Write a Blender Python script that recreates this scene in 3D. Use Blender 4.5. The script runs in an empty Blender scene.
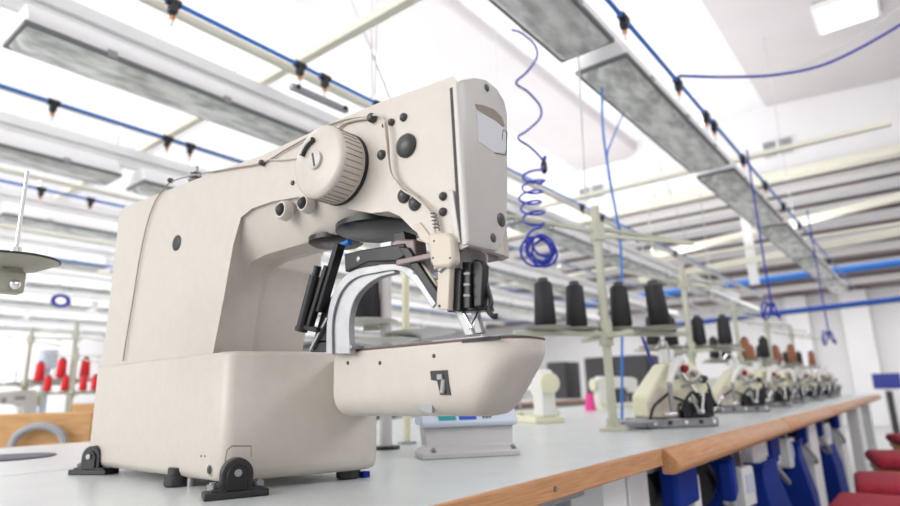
import bpy, bmesh, math, random
from mathutils import Vector, Matrix
random.seed(7)
PI = math.pi
COL = bpy.context.scene.collection

# ------------------------------------------------------------------ camera model
F = 595.0
VR = Vector((933-450, 253-380, -F)); VL = Vector((-325-450, 253-414, -F))
vx = VR.normalized()
vy = (VL - vx*vx.dot(VL)).normalized()
vz = vx.cross(vy)
CAM = Vector((0, 0, 0.862))
T = 0.75                                   # height of the table tops
def ray(x, y):
    d = Vector((x-450, 253-y, -F)).normalized()
    return Vector((vx.dot(d), vy.dot(d), vz.dot(d)))
def atz(x, y, z=T):
    d = ray(x, y); return CAM + d*((z-CAM.z)/d.z)
def atx(x, y, X):
    d = ray(x, y); return CAM + d*(X/d.x)
def aty(x, y, Y):
    d = ray(x, y); return CAM + d*(Y/d.y)

# ------------------------------------------------------------------ materials
def mat(name, col, rough=.5, metal=0., noise=0., nscale=20., bump=0., col2=None, spec=.5, coat=0., stretch=None, alpha=1., emit=None, estr=0, trans=0.):
    m = bpy.data.materials.new(name); m.use_nodes = True
    nt = m.node_tree; b = nt.nodes['Principled BSDF']
    b.inputs['Base Color'].default_value = (*col, 1)
    b.inputs['Roughness'].default_value = rough
    b.inputs['Metallic'].default_value = metal
    b.inputs['Specular IOR Level'].default_value = spec
    b.inputs['Coat Weight'].default_value = coat
    b.inputs['Transmission Weight'].default_value = trans
    b.inputs['Alpha'].default_value = alpha
    if emit:
        b.inputs['Emission Color'].default_value = (*emit, 1); b.inputs['Emission Strength'].default_value = estr
    if noise or bump or col2:
        tc = nt.nodes.new('ShaderNodeTexCoord'); mp = nt.nodes.new('ShaderNodeMapping')
        nt.links.new(tc.outputs['Object'], mp.inputs['Vector'])
        if stretch: mp.inputs['Scale'].default_value = stretch
        n = nt.nodes.new('ShaderNodeTexNoise'); n.inputs['Scale'].default_value = nscale; n.inputs['Detail'].default_value = 5
        nt.links.new(mp.outputs[0], n.inputs['Vector'])
        r = nt.nodes.new('ShaderNodeValToRGB')
        c2 = col2 if col2 else tuple(c*(1-noise) for c in col)
        r.color_ramp.elements[0].color = (*c2, 1); r.color_ramp.elements[1].color = (*col, 1)
        r.color_ramp.elements[0].position = .35; r.color_ramp.elements[1].position = .65
        nt.links.new(n.outputs['Fac'], r.inputs['Fac']); nt.links.new(r.outputs['Color'], b.inputs['Base Color'])
        if bump:
            bp = nt.nodes.new('ShaderNodeBump'); bp.inputs['Strength'].default_value = bump; bp.inputs['Distance'].default_value = .001
            nt.links.new(n.outputs['Fac'], bp.inputs['Height']); nt.links.new(bp.outputs[0], b.inputs['Normal'])
    return m
M = dict(
 paint=mat('cream_paint', (.56,.515,.462), .36, noise=.04, nscale=60, bump=.08),
 cover=mat('cover_paint', (.54,.515,.49), .34, noise=.03, nscale=60, bump=.08),
 beige=mat('beige_plastic', (.58,.52,.43), .45, noise=.05, nscale=40),
 black=mat('black_rubber', (.018,.018,.02), .5, noise=.3, nscale=80),
 blackmetal=mat('black_oxide', (.014,.014,.016), .32, .3, noise=.2, nscale=60),
 plug=mat('dark_plug', (.05,.05,.05), .35),
 steel=mat('brushed_steel', (.33,.33,.34), .4, .8, noise=.15, nscale=90),
 alu=mat('cast_aluminium', (.44,.44,.46), .45, .6, noise=.15, nscale=50),
 chrome=mat('chrome', (.8,.8,.82), .12, 1.),
 bronze=mat('brownish_block', (.24,.19,.19), .45, .3, noise=.1),
 maroon=mat('maroon_seam', (.10,.05,.055), .4, .2),
 laminate=mat('pale_laminate', (.63,.67,.67), .26, noise=.05, nscale=8),
 wood=mat('beech_edging', (.60,.31,.145), .42, nscale=14, col2=(.47,.22,.09), stretch=(1.2,14,30)),
 wood2=mat('orange_wood', (.62,.36,.15), .5, nscale=10, col2=(.5,.27,.10), stretch=(1.5,1.5,20)),
 white=mat('white_enamel', (.82,.82,.82), .45, noise=.03),
 whitewall=mat('white_wall', (.80,.79,.80), .85, noise=.03, nscale=3),
 ceil=mat('ceiling_panel', (.84,.835,.865), .8, noise=.025, nscale=1.5),
 ceil2=mat('ceiling_lining', (.62,.585,.59), .85, noise=.06, nscale=1.2),
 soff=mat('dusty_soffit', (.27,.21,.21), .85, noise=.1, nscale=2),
 joist=mat('joist_paint', (.82,.80,.77), .6, noise=.04),
 cream=mat('cream_enamel', (.76,.74,.62), .5, noise=.05, nscale=8),
 floor=mat('grey_floor', (.50,.50,.51), .4, noise=.1, nscale=2),
 diff=mat('dusty_diffuser', (.86,.88,.84), .25, nscale=3, col2=(.42,.435,.41), stretch=(3,8,8), spec=.6),
 frame=mat('fixture_frame', (.16,.165,.17), .45),
 blue=mat('blue_pipe', (.02,.17,.58), .4),
 dblue=mat('dark_blue_hose', (.015,.03,.36), .28),
 bluebin=mat('blue_plastic', (.004,.03,.26), .6, spec=.15, noise=.15, nscale=6),
 navy=mat('navy_pipe', (.02,.07,.30), .6, spec=.2),
 red=mat('red_fabric', (.36,.012,.035), .85, noise=.25, nscale=50, bump=.3),
 redthread=mat('red_thread', (.80,.01,.02), .6, nscale=1, noise=.2, stretch=(1,1,400)),
 blackthread=mat('black_thread', (.012,.012,.015), .6, noise=.4, nscale=1, stretch=(1,1,400), bump=.3),
 brownthread=mat('brown_thread', (.36,.14,.07), .7, noise=.25, nscale=1, stretch=(1,1,400)),
 ivory=mat('ivory_paint', (.74,.72,.52), .4, noise=.05, nscale=8),
 ivory2=mat('pale_machine_paint', (.74,.73,.69), .4, noise=.05, nscale=8),
 olive=mat('stand_paint', (.50,.50,.40), .42, noise=.08),
 tray=mat('tray_paint', (.36,.345,.28), .38, noise=.1),
 panelg=mat('panel_plastic', (.60,.585,.58), .45, noise=.03),
 lcd=mat('panel_face', (.62,.70,.82), .3),
 teal=mat('teal_sticker', (.0,.32,.33), .4), bsticker=mat('blue_sticker', (.01,.08,.55), .4),
 orange=mat('orange_tip', (.75,.25,.05), .5),
 label=mat('clear_label', (.66,.67,.70), .12),
 shadowgap=mat('seam', (.03,.028,.027), .6),
 wire=mat('grey_wire', (.58,.58,.57), .4), cord=mat('beige_cord', (.50,.46,.40), .5), cordd=mat('brown_cord', (.26,.22,.18), .5),
 grey=mat('grey_plastic', (.33,.34,.36), .45), dark=mat('dark_cabinet', (.06,.06,.065), .6),
 pink=mat('pink_thread', (.8,.06,.3), .6), glass=mat('door_glass', (.45,.47,.5), .1),
)

# ------------------------------------------------------------------ mesh builder
class MB:
    def __init__(s): s.bm = bmesh.new()
    def box(s, c, size, rot=None):
        vs = bmesh.ops.create_cube(s.bm, size=1)['verts']
        mt = Matrix.Translation(Vector(c)) @ ((rot.to_4x4()) if rot else Matrix()) @ Matrix.Diagonal((*size, 1))
        bmesh.ops.transform(s.bm, matrix=mt, verts=vs); return s
    def cyl(s, p0, p1, r, r2=None, seg=20, caps=True):
        p0 = Vector(p0); p1 = Vector(p1); d = p1-p0
        vs = bmesh.ops.create_cone(s.bm, cap_ends=caps, segments=seg, radius1=r, radius2=r if r2 is None else r2, depth=d.length)['verts']
        mt = Matrix.Translation((p0+p1)/2) @ d.to_track_quat('Z', 'Y').to_matrix().to_4x4()
        bmesh.ops.transform(s.bm, matrix=mt, verts=vs); return s
    def ball(s, c, r, sc=(1,1,1), u=16, v=10, rot=None):
        vs = bmesh.ops.create_uvsphere(s.bm, u_segments=u, v_segments=v, radius=r)['verts']
        bmesh.ops.transform(s.bm, matrix=Matrix.Translation(Vector(c)) @ (rot.to_4x4() if rot else Matrix()) @ Matrix.Diagonal((*sc,1)), verts=vs); return s
    def bar(s, p0, p1, w, h, up=(0,0,1)):
        p0 = Vector(p0); p1 = Vector(p1); d = (p1-p0); L = d.length; d.normalize()
        side = d.cross(Vector(up)).normalized(); u = side.cross(d)
        rot = Matrix((d, side, u)).transposed()
        return s.box((p0+p1)/2, (L, w, h), rot)
    def tube(s, pts, r, seg=8, closed=False):
        pts = [Vector(p) for p in pts]; n = len(pts); rings = []
        pn = None
        for i, p in enumerate(pts):
            a = pts[i-1] if (i or closed) else p; b = pts[(i+1) % n] if (i < n-1 or closed) else p
            t = (b-a).normalized()
            if pn is None:
                pn = t.orthogonal().normalized()
            pn = (pn - t*pn.dot(t)).normalized(); q = t.cross(pn)
            rr = r[i] if isinstance(r, (list, tuple)) else r
            rings.append([s.bm.verts.new(p + (pn*math.cos(2*PI*k/seg) + q*math.sin(2*PI*k/seg))*rr) for k in range(seg)])
        for i in range(n if closed else n-1):
            A = rings[i]; B = rings[(i+1) % n]
            for k in range(seg):
                s.bm.faces.new((A[k], A[(k+1) % seg], B[(k+1) % seg], B[k]))
        if not closed:
            s.bm.faces.new(rings[0][::-1]); s.bm.faces.new(rings[-1])
        return s
    def loft(s, rings, cap=True):
        R = [[s.bm.verts.new(Vector(p)) for p in r] for r in rings]
        for A, B in zip(R, R[1:]):
            n = len(A)
            for k in range(n):
                s.bm.faces.new((A[k], A[(k+1) % n], B[(k+1) % n], B[k]))
        if cap:
            s.bm.faces.new(R[0][::-1]); s.bm.faces.new(R[-1])
        return s
    def prism(s, poly, d):
        d = Vector(d); return s.loft([[Vector(p) for p in poly], [Vector(p)+d for p in poly]])
    def lathe(s, c, prof, seg=24, axis=(0,0,1)):
        q = Vector(axis).to_track_quat('Z', 'Y').to_matrix(); c = Vector(c)
        rings = [[c + q @ Vector((r*math.cos(2*PI*k/seg), r*math.sin(2*PI*k/seg), z)) for k in range(seg)] for r, z in prof]
        return s.loft(rings)
    def build(s, name, m, parent=None, bevel=0, seg=2, smooth=True, ang=40, off=None):
        bmesh.ops.recalc_face_normals(s.bm, faces=s.bm.faces)
        if off is not None: bmesh.ops.translate(s.bm, verts=s.bm.verts, vec=-Vector(off))
        me = bpy.data.meshes.new(name); s.bm.to_mesh(me); s.bm.free()
        o = bpy.data.objects.new(name, me); COL.objects.link(o)
        me.materials.append(M[m] if isinstance(m, str) else m)
        if parent: o.parent = parent
        if smooth:
            for p in me.polygons: p.use_smooth = True
            me.set_sharp_from_angle(angle=math.radians(ang))
        if bevel:
            b = o.modifiers.new('bevel', 'BEVEL'); b.width = bevel; b.segments = seg; b.limit_method = 'ANGLE'; b.angle_limit = math.radians(35)
            b.harden_normals = False
        return o
def tag(o, label, cat, group=None, kind=None):
    o['label'] = label; o['category'] = cat
    if group: o['group'] = group
    if kind: o['kind'] = kind
    return o
def thing(name, label, cat, loc=(0,0,0), rz=0, group=None):
    o = bpy.data.objects.new(name, None); COL.objects.link(o); o.location = loc; o.rotation_euler = (0,0,rz); o.empty_display_size = .05
    return tag(o, label, cat, group)
def struct(o): o['kind'] = 'structure'; return o
CH = {}
def dup(root, loc, rz=0, label=None, group=None, sc=None):
    def cp(o, par):
        c = o.copy(); COL.objects.link(c)
        if par: c.parent = par
        for ch in list(CH.get(o.name, [])): cp(ch, c)
        return c
    if root.name not in CH:
        def reg(o):
            CH[o.name] = [x for x in bpy.data.objects if x.parent == o]
            for x in CH[o.name]: reg(x)
        reg(root)
    r = cp(root, None); r.location = loc; r.rotation_euler = (0,0,rz)
    if sc: r.scale = (sc,)*3
    if label: r['label'] = label
    if group: r['group'] = group
    return r

# ------------------------------------------------------------------ room shell
ZC = 4.30; XF = 8.0; XE = 15.0
struct(MB().box((6, 5, -.05), (26, 30, .1)).build('floor', 'floor'))
# main ceiling above the near hall, the dusty soffit running along it and the lining on the right
c = MB()
c.box((0.5, 12.3, ZC+.05), (15, 17.0, .1)); c.box((.5, 1.95, ZC+.05), (15, 1.7, .1))
struct(c.build('ceiling', 'ceil'))
struct(MB().prism([(-7, 2.8, ZC+.06), (-7, 2.8, ZC-.12), (-7, 3.0, ZC-.2), (-7, 3.6, ZC-.2), (-7, 3.8, ZC-.12), (-7, 3.8, ZC+.06)], (15,0,0)).build('trim_1', 'ceil2', bevel=.03))
struct(MB().prism([(-7, 1.10, ZC+.1), (-7, 1.10, ZC), (-7, -.2, ZC-.1), (-7, -1.6, ZC-.05), (-7,-6, ZC-.05), (-7,-6,ZC+.1)], (15,0,0)).build('trim_2', 'ceil2'))
# thin joints between the ceiling panels
for k, x in enumerate((-1.2, 1.2, 3.6, 6.0)):
    struct(MB().box((x, 9, ZC-.004), (.025, 10.3, .012)).build('trim_%d' % (10+k), 'ceil2'))
# fascia where the ceiling drops
struct(MB().box((XF+.06, 5, 3.82), (.12, 30, 1.0)).build('wall_fascia', 'whitewall'))
struct(MB().box((XF-.03, 5, 3.35), (.18, 30, .10)).build('trim_3', 'cream', bevel=.01))
# lower roof with white joists beyond
def roofz(x): return 3.46 + (x-XF)/(XE-XF)*(2.72-3.46)
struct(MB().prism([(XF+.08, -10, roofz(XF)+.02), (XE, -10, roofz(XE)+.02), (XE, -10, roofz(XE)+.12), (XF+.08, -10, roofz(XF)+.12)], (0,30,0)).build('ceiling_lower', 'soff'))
e0 = (roofz(XF)-CAM.z)/XF; e1 = (roofz(XE)-CAM.z)/XE
for k in range(9):
    e = e0 + (e1-e0)*(k+.2)/9.0
    x = (3.46 - CAM.z + XF*.74/7)/(e + .74/7)
    tag(MB().box((x+.12, 5, roofz(x)-.03), (.26+.04*k, 30, .06)).build('roof_joist', 'joist'), 'white roof joist, number %d back from the vented white fascia' % (k+1), 'joist', 'white joists of the lower roof')
struct(MB().box((XE+.05, 5, 1.4), (.1, 30, 2.8)).build('wall_end', 'whitewall'))
struct(MB().box((3.5, 20.05, 2.1), (24, .1, 4.4)).build('wall_left', 'whitewall'))
struct(MB().box((3.5, -4.05, 2.1), (24, .1, 4.4)).build('wall_right_blocker', 'whitewall'))  # out of view, added to cut the light from the operator side
# vents in the fascia
for (x0, y0, x1, y1, w) in ((762,138,794,156,'right'), (578,187,604,198,'left')):
    a = atx(x0, (y0+y1)/2, XF-.03); b = atx(x1, (y0+y1)/2, XF-.03); zc = a.z*.5+b.z*.5
    t = thing('air_vent', 'grey louvred air vent on the white fascia, the %s one' % ('larger right' if w=='right' else 'smaller left'), 'vent', (XF-.01, (a.y+b.y)/2, zc))
    W_ = abs(a.y-b.y); H_ = .22
    f = MB()
    f.box((0,0,H_/2),(.03,W_,.02)).box((0,0,-H_/2),(.03,W_,.02)).box((0,W_/2,0),(.03,.02,H_)).box((0,-W_/2,0),(.03,.02,H_)).box((0,0,0),(.03,.03,H_))
    f.build('frame', 'white', t)
    l = MB()
    for k in range(9): l.box((.0,0,-H_/2+.02+k*.022),(.012,W_-.02,.010), Matrix.Rotation(.6,3,'Y'))
    l.build('louvre', 'grey', t)
# bright roof lantern panel in the right lining
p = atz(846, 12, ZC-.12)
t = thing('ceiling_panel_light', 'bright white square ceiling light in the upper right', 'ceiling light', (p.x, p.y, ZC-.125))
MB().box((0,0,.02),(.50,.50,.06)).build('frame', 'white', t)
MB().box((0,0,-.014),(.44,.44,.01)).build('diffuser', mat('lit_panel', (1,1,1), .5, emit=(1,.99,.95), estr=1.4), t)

# columns and doors on the end wall
for k, (px, w) in enumerate(((868, .30), (808, .26))):
    a = atx(px, 380, XE-.2)
    tag(MB().box((XE-.16, a.y, 1.36), (.3, w*1.6, 2.72)).build('wall_column', 'whitewall', bevel=.01), 'white square column against the end wall, the %s of the two' % ('right' if k==0 else 'left'), 'column')
a = atx(893, 380, XE-.05)
a.y -= 1.3
t = thing('notice_board', 'pale cream framed board on the end wall at far right', 'board', (XE-.04, a.y, 1.3))
MB().box((0,0,0),(.04,1.2,1.4)).build('backing', 'cream', t); MB().box((-.03,0,0),(.02,1.0,1.2)).build('sheet', 'white', t)
MB().box((-.045,.2,.2),(.01,.2,.14)).build('notice', 'orange', t); MB().box((-.045,-.15,-.2),(.01,.2,.14)).build('notice', 'pink', t)
# dark cabinets / door leaf far behind the thread stand
for (x0,x1,y0,y1,X,lab) in ((586,650,356,414,9.0,'dark grey double cabinet far behind the nearest thread stand'), (547,566,362,376,9.0,'low dark cabinet far behind the ivory sewing machine'), (667,674,352,412,9.0,'narrow dark locker far behind the blue air hose')):
    a = atx(x0,(y0+y1)/2,X); b = atx(x1,(y0+y1)/2,X); zt = atx((x0+x1)/2,y0,X).z
    t = thing('cabinet', lab, 'cabinet', (X+.25,(a.y+b.y)/2,0)); W_ = abs(a.y-b.y)
    MB().box((0,0,zt/2),(.5,W_,zt)).build('body', 'dark', t, bevel=.01)
    n = 2 if W_ > .6 else 1
    for k in range(n):
        d = MB().box((-.262, -W_/2+W_*(k+.5)/n, zt/2),(.02,W_/n-.02,zt-.06)).build('door', 'dark', t, bevel=.004)
        MB().box((-.28, -W_/2+W_*(k+.5)/n+.1*(1 if k==0 else -1), zt*.5),(.02,.02,.16)).build('handle', 'steel', d)

# ------------------------------------------------------------------ ceiling lamps, pipes, rails
ZL = 2.01
def make_fixture():
    t = thing('fluorescent_light', '', 'ceiling light', (0,0,ZL), 0)
    L = 1.36; w = .19
    pr = [(0,-w/2,.0),(0,w/2,.0),(0,w/2-.005,.03),(0,w*.30,.085),(0,-w*.30,.085),(0,-w/2+.005,.03)]
    MB().prism(pr, (L,0,0)).build('housing', 'white', t, bevel=.006)
    # rim
    r = MB()
    for s in (-1,1): r.box((L/2, s*(w/2), -.004),(L+.012,.012,.016))
    for x in (0,L): r.box((x,0,-.004),(.012,w,.016))
    r.build('rim', 'frame', t, bevel=.002)
    d = MB()
    rings = []
    for x in (.004, .03, L-.03, L-.004):
        dz = .022 if .01 < x < L-.01 else .004
        rings.append([(x, w*.47*math.cos(PI*k/8), -.008 - dz*min(1, 1.35*math.sin(PI*k/8))) for k in range(9)])
    d.loft(rings).build('diffuser', 'diff', t)
    for x in (.25, .68, 1.11):
        for s in (-1,1): 
            MB().box((x, s*(w/2+.004), .002),(.03,.008,.026)).build('clip', 'grey', t)
    return t
fx = make_fixture()
rows = [(.755,'the row above the wooden table edge'), (2.10,'the second row from the front'), (3.22,'the third row from the front'), (4.40,'the fourth row from the front'), (5.55,'the fifth row from the front'), (6.8,'the sixth row from the front'), (8.1,'the seventh row from the front'), (9.5,'the eighth row from the front'),(11,'the ninth row from the front')]
first = True
ordn = ['nearest','second','third','fourth','fifth','sixth','seventh','eighth','ninth','tenth']
for ri, (ry, rn) in enumerate(rows):
    x0 = .40 if ri == 0 else (.475 - (1.48 if ri > 3 else 0) - (0 if ri<2 else .3*ri % 1.48))
    if ri in (2,3): x0 = x0 - 0
    n = 6 if ri < 1 else 7
    for k in range(n):
        lab = 'grey-lensed fluorescent strip light, %s along %s' % (ordn[k], rn)
        x = x0 + k*1.48
        if first: fx.location = (x, ry, ZL); fx['label'] = lab; fx['group'] = 'strip lights'; first = False
        else: dup(fx, (x, ry, ZL), 0, lab, 'strip lights')
    # white trunking above the row
    tag(MB().box((4.0, ry+.02, ZL+.17), (11.5, .06, .05)).box((4.0, ry+.02, ZL+.115),(11.5,.02,.06)).build('cable_trunking', 'white', bevel=.004), 'long white cable trunking carrying %s' % rn.replace('the row','the lamp row'), 'cable trunking', 'white trunkings')
    # hanger wires from the ceiling
    for x in (1.25, 3.3, 6.2):
        tag(MB().cyl((x, ry+.02, ZL+.19),(x+.02, ry+.02, ZC),.004,seg=6).build('hanger_wire','wire'), 'thin steel wire over %s, %s from the camera' % (rn, {1.25:'first',3.3:'second',6.2:'third'}[x]), 'wire', 'hanger wires')
# thin white tubes between rows
for k, (y, z, r) in enumerate(((1.75, 2.10, .017), (2.72, 2.1, .014), (3.75,2.1,.016), (5.0,2.1,.016),(6.2,2.1,.016),(7.4,2.1,.016))):
    tag(MB().cyl((-1.5,y,z),(9.5,y,z),r,seg=10).build('support_tube','cream'), 'cream steel tube running along the hall, %s from the front' % ordn[k].replace('nearest','first'), 'tube', 'cream support tubes')
# cross rails carrying the trunkings
for k, x in enumerate((1.40, 3.9, 6.6)):
    tag(MB().box((x, 5.2, ZL+.235),(.04,10.5,.03)).build('cross_rail','cream',bevel=.004), 'cream cross rail spanning over the lamp rows, %s from the camera' % ordn[k].replace('nearest','first'), 'rail', 'cream cross rails')

def air_pipe(y, z, x0, x1, valves, lab):
    t = thing('air_pipe', lab, 'pipe', (x0, y, z), 0, 'blue compressed air pipes')
    MB().cyl((0,0,0),(x1-x0,0,0),.0075,seg=10).build('pipe','blue',t)
    for vxp in valves:
        v = MB(); x = vxp-x0
        v.cyl((x-.02,0,0),(x+.02,0,0),.014,seg=12).box((x,0,-.018),(.022,.022,.035)).cyl((x,0,-.03),(x,0,-.048),.008,seg=10)
        vv = v.build('valve','black',t)
        MB().cyl((x,0,-.047),(x,0,-.058),.008,seg=10).build('nozzle_tip','orange',vv)
        MB().cyl((x,0,-.057),(x,0,-.078),.005,seg=10).build('connector','white',vv)
    return t
def vxs(pxs, y, z): return [aty(px, py, y).x for px, py in pxs]
air_pipe(.585, ZL, 1.0, 9, vxs([(623,15),(677,76),(705,110),(713,120),(742,155),(765,185),(783,205),(800,230),(830,262)], .585, ZL), 'blue air pipe with black valves beside the front lamp row')
air_pipe(1.58, ZL, -.5, 9, vxs([(173,8),(300,65),(325,76),(378,97)], 1.58, ZL)+[3.4,3.7,5.2], 'blue air pipe with black valves above the machine head')
air_pipe(2.52, ZL, -.5, 9, vxs([(53,108),(167,145),(190,150)], 2.52, ZL)+[3.1,4.6], 'blue air pipe with black valves left of the machine column')
air_pipe(3.66, ZL, -.5, 9, [1.05,1.3,3,4.5], 'blue air pipe with valves under the third lamp row')
air_pipe(5.2, ZL-.05, -.5, 9, [1.5,3,4.5], 'blue air pipe far back over the left tables')
# short grey gas strut hanging by the cream rail
a = aty(291,86,1.25); b = aty(347,111,1.25)
t = thing('hanging_bar', 'short grey metal bar hanging above the hand wheel', 'bar', a)
MB().bar((0,0,0), b-a, .02, .016).build('bar','grey',t,bevel=.003)
for q in (.08,.92): MB().ball((b-a)*q+Vector((0,-.012,0)),.007).build('bolt','black',t)
# blue pipes crossing the far end
for k, (pa, pb, X, r) in enumerate((((560,307),(900,258),9.5,.05), ((640,329),(900,288),11.0,.045))):
    A = atx(*pa, X); B = atx(*pb, X)
    z = (A.z+B.z)/2
    tag(MB().cyl((X, B.y-6, B.z),(X, A.y, A.z),r,seg=10).build('cross_pipe','blue' if k==0 else 'navy'), ['bright blue thick pipe crossing the hall at the far end','thinner dark blue pipe crossing below the bright blue one'][k], 'pipe')
# white post and beam at right
A = atx(745,205,7.0)
tag(MB().box((7.0,atx(750,250,7.0).y,(atx(745,205,7.).z+atx(752,285,7.).z)/2),(.06,.09,atx(745,205,7.).z-atx(752,285,7.).z)).build('hanging_post','white'), 'white vertical post hanging under the joists behind the front lamps', 'post')
for k,(pa,pb,X,lab) in enumerate((((630,262),(900,197),7.4,'cream beam crossing under the joists, upper of the two'),((640,281),(900,232),7.0,'cream beam crossing under the joists, lower of the two'))):
    A = atx(*pa,X); B = atx(*pb,X)
    tag(MB().bar(A,B+(B-A)*.3,.07,.08).build('cross_beam','cream',bevel=.005), lab, 'beam')

def smooth_pts(pts, n=8):
    pts = [Vector(p) for p in pts]; out = []
    P_ = [pts[0]*2-pts[1]] + pts + [pts[-1]*2-pts[-2]]
    for i in range(1, len(P_)-2):
        p0,p1,p2,p3 = P_[i-1:i+3]
        for k in range(n):
            t = k/n
            out.append(.5*((2*p1)+(p2-p0)*t+(2*p0-5*p1+4*p2-p3)*t*t+(3*p1-p0-3*p2+p3)*t**3))
    out.append(pts[-1]); return out
# sagging cable, upper right
tag(MB().tube(smooth_pts([atx(x,y,X) for x,y,X in ((679,76,2.3),(730,77,2.5),(775,75,2.7),(820,66,2.8),(862,47,2.8),(905,22,2.7))]),.006).build('sagging_cable','dblue'), 'blue cable sagging across the ceiling at upper right', 'cable')
tag(MB().tube(smooth_pts([atx(x,y,3.2) for x,y in ((680,98),(740,85),(800,66),(850,42),(905,5))]),.004).build('sagging_wire','wire'), 'thin pale wire sagging beside the blue ceiling cable', 'wire')
# straight blue hoses
def hose(pts, Y, r, name, lab, m='blue'):
    tag(MB().tube(smooth_pts([aty(x,y,Y) for x,y in pts]),r).build(name,m), lab, 'hose')
hose([(602,88),(603,130),(610,180),(620,240),(622,300),(622,360),(622,424)], .80, .0045, 'air_hose', 'straight bright blue air hose dropping to the table behind the overlocker')
hose([(624,112),(612,140),(607,160),(613,200),(621,232)], .82, .003, 'air_hose', 'short light blue hose crossing the straight hose under the lamps')
hose([(641,334),(648,352),(655,368),(660,380)], .70, .005, 'air_hose', 'short blue hose slanting down to the nearest overlocker', 'dblue')
for k,(a,b) in enumerate((((351,0),(391,101)),((371,0),(372,98)),((377,0),(375,96)))):
    tag(MB().cyl(aty(*a,1.7),aty(*b,1.7),.005 if k<2 else .004,seg=8).build('hanger_wire','wire'), ['thick grey wire slanting down behind the machine head','straight grey wire hanging behind the machine head, left one','straight grey wire hanging behind the machine head, right one'][k], 'wire')
for k,(a,b,Y) in enumerate((((578,52),(586,205),.78),((655,150),(690,250),1.2),((700,190),(712,300),.9),((660,170),(640,260),1.1))):
    tag(MB().cyl(aty(*a,Y),aty(*b,Y),.003,seg=6).build('hanger_wire','wire'), ['long thin wire hanging between the two nearest strip lights','thin slanting wire right of the nearest thread stand','thin wire hanging left of the white post','thin slanting wire above the nearest thread stand'][k], 'wire')
# coiled spiral hose
Yc = .80
pts = [aty(*p,Yc) for p in ((512,30),(521,33),(534,44),(537,57),(527,72),(516,83),(528,92),(540,106),(540,118),(528,130),(518,138),(530,147),(541,158),(545,165))]
pts = smooth_pts(pts, 6)
c0 = aty(531,176,Yc)
for k in range(5*16):
    a = 2*PI*k/16; q = k/(5*16)
    c = aty(532+2*math.sin(q*9), 172+q*52, Yc)
    pts.append(c + Vector((.77,-.62,0))*(.032*math.cos(a)) + Vector((.6,.75,0))*(.026*math.sin(a)) + Vector((0,0,.020*math.sin(a+.4))))
cc = aty(541,249,Yc-.03)
for k in range(6*18):
    a = 2*PI*k/18 + 1.5; q = k/(6*18); r = .052 - .024*abs(math.sin(q*8))
    u = Vector((.77,-.62,0)).normalized()
    pts.append(cc + u*(r*math.cos(a)+.009*math.sin(q*13)) + Vector((0,0,r*math.sin(a)+.009*math.cos(q*11))) + Vector((-.6,-.75,0))*(q*.012-.006))
tag(MB().tube(pts,.0034,seg=8).build('coiled_hose','dblue'), 'dark blue spiral air hose hanging coiled right of the machine head', 'hose')
c = aty(544,167,Yc)
t = thing('air_gun', 'small black and blue coupling gathered at the top of the coiled hose', 'coupling', c)
MB().ball((0,0,0),.017,(.7,.6,1.3)).build('body','black',t); MB().cyl((0,0,.015),(.01,0,.035),.006,seg=10).build('nipple','dblue',t)
# a blue hose ring hanging far left
c = atx(60,301,1.0)
pts = [c*1.9 + Vector((.06*math.cos(a*.9)*(1+.1*math.sin(a*.31)), -.02, .045*math.sin(a*.9))) - CAM*.9 for a in [k*.45 for k in range(60)]]
tag(MB().tube(pts,.015,seg=8).build('coiled_hose','dblue'), 'small dark blue hose ring hanging at far left below the round tray', 'hose')

for px,py,d,r,lab in ((771,311,3.2,.045,'small dark blue hose coil hanging beyond the second thread stand'),(829,338,4.6,.05,'farthest small dark blue hose coil near the end columns')):
    c = CAM + ray(px,py)*d
    pts = [c+Vector((r*.8*math.cos(k*.45)*(1-.006*k),-.0*r,r*math.sin(k*.45)*(1-.006*k)))+Vector((-.02,.03,0))*math.sin(k*.2) for k in range(56)]
    pts = [c+Vector((0,0,ZL-c.z)), c+Vector((.01,0,.25)), c+Vector((r*.8,0,r*.8))] + pts
    tag(MB().tube(pts,.0045,seg=8).build('coiled_hose','dblue'), lab, 'hose')
# ------------------------------------------------------------------ tables
YE = .425
def make_table(thick, name='work_table'):
    t = thing(name, '', 'table', (0,0,0))
    L = 1.125; D = .775
    MB().box((L/2, D/2, T-.016),(L-.004, D, .032)).build('tabletop','laminate',t,bevel=.0015)
    if thick:
        pr = [(0,.0,T+.001),(0,-.012,T+.001),(0,-.034,T-.020),(0,-.036,T-.034),(0,-.024,T-.046),(0,0,T-.046)]
        e = MB().prism([(x+.007,y,z) for x,y,z in pr],(L-.016,0,0)).build('edging','wood',t,bevel=.004)
    else:
        e = MB().box((L/2,-.004,T-.0145),(L-.004,.010,.030)).build('edging','wood',t,bevel=.002)
    for x in (.055, L-.055):
        MB().box((x, .10, .355),(.10,.07,.71)).build('leg','white',t,bevel=.004)
        MB().box((x, D-.10, .355),(.05,.07,.71)).build('leg','white',t,bevel=.004)
    MB().box((L/2,.12,.70),(L-.16,.03,.05)).build('apron','grey',t)
    MB().box((L/2,D/2,.16),(L-.16,.04,.04)).build('stretcher','white',t)
    return t
t1 = make_table(False); t1.location = (1.155-1.125-.0, YE, 0)
t1['label'] = 'pale laminate work table with thin wooden edge under the near sewing machine'; t1['group'] = 'front row of work tables'
tt = make_table(True); tt.location = (1.157, YE, 0)
tt['label'] = 'work table with thick rounded wooden edge, nearest of the rounded-edge tables'; tt['group'] = 'front row of work tables'
dup(t1, (1.155-2.25, YE, 0), 0, 'pale work table left of the machine table, mostly outside the frame', 'front row of work tables')
for k in range(1, 5):
    dup(tt, (1.157+1.125*k, YE, 0), 0, 'work table with rounded wooden edge, %s of that row' % ordn[k], 'front row of work tables')
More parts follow.
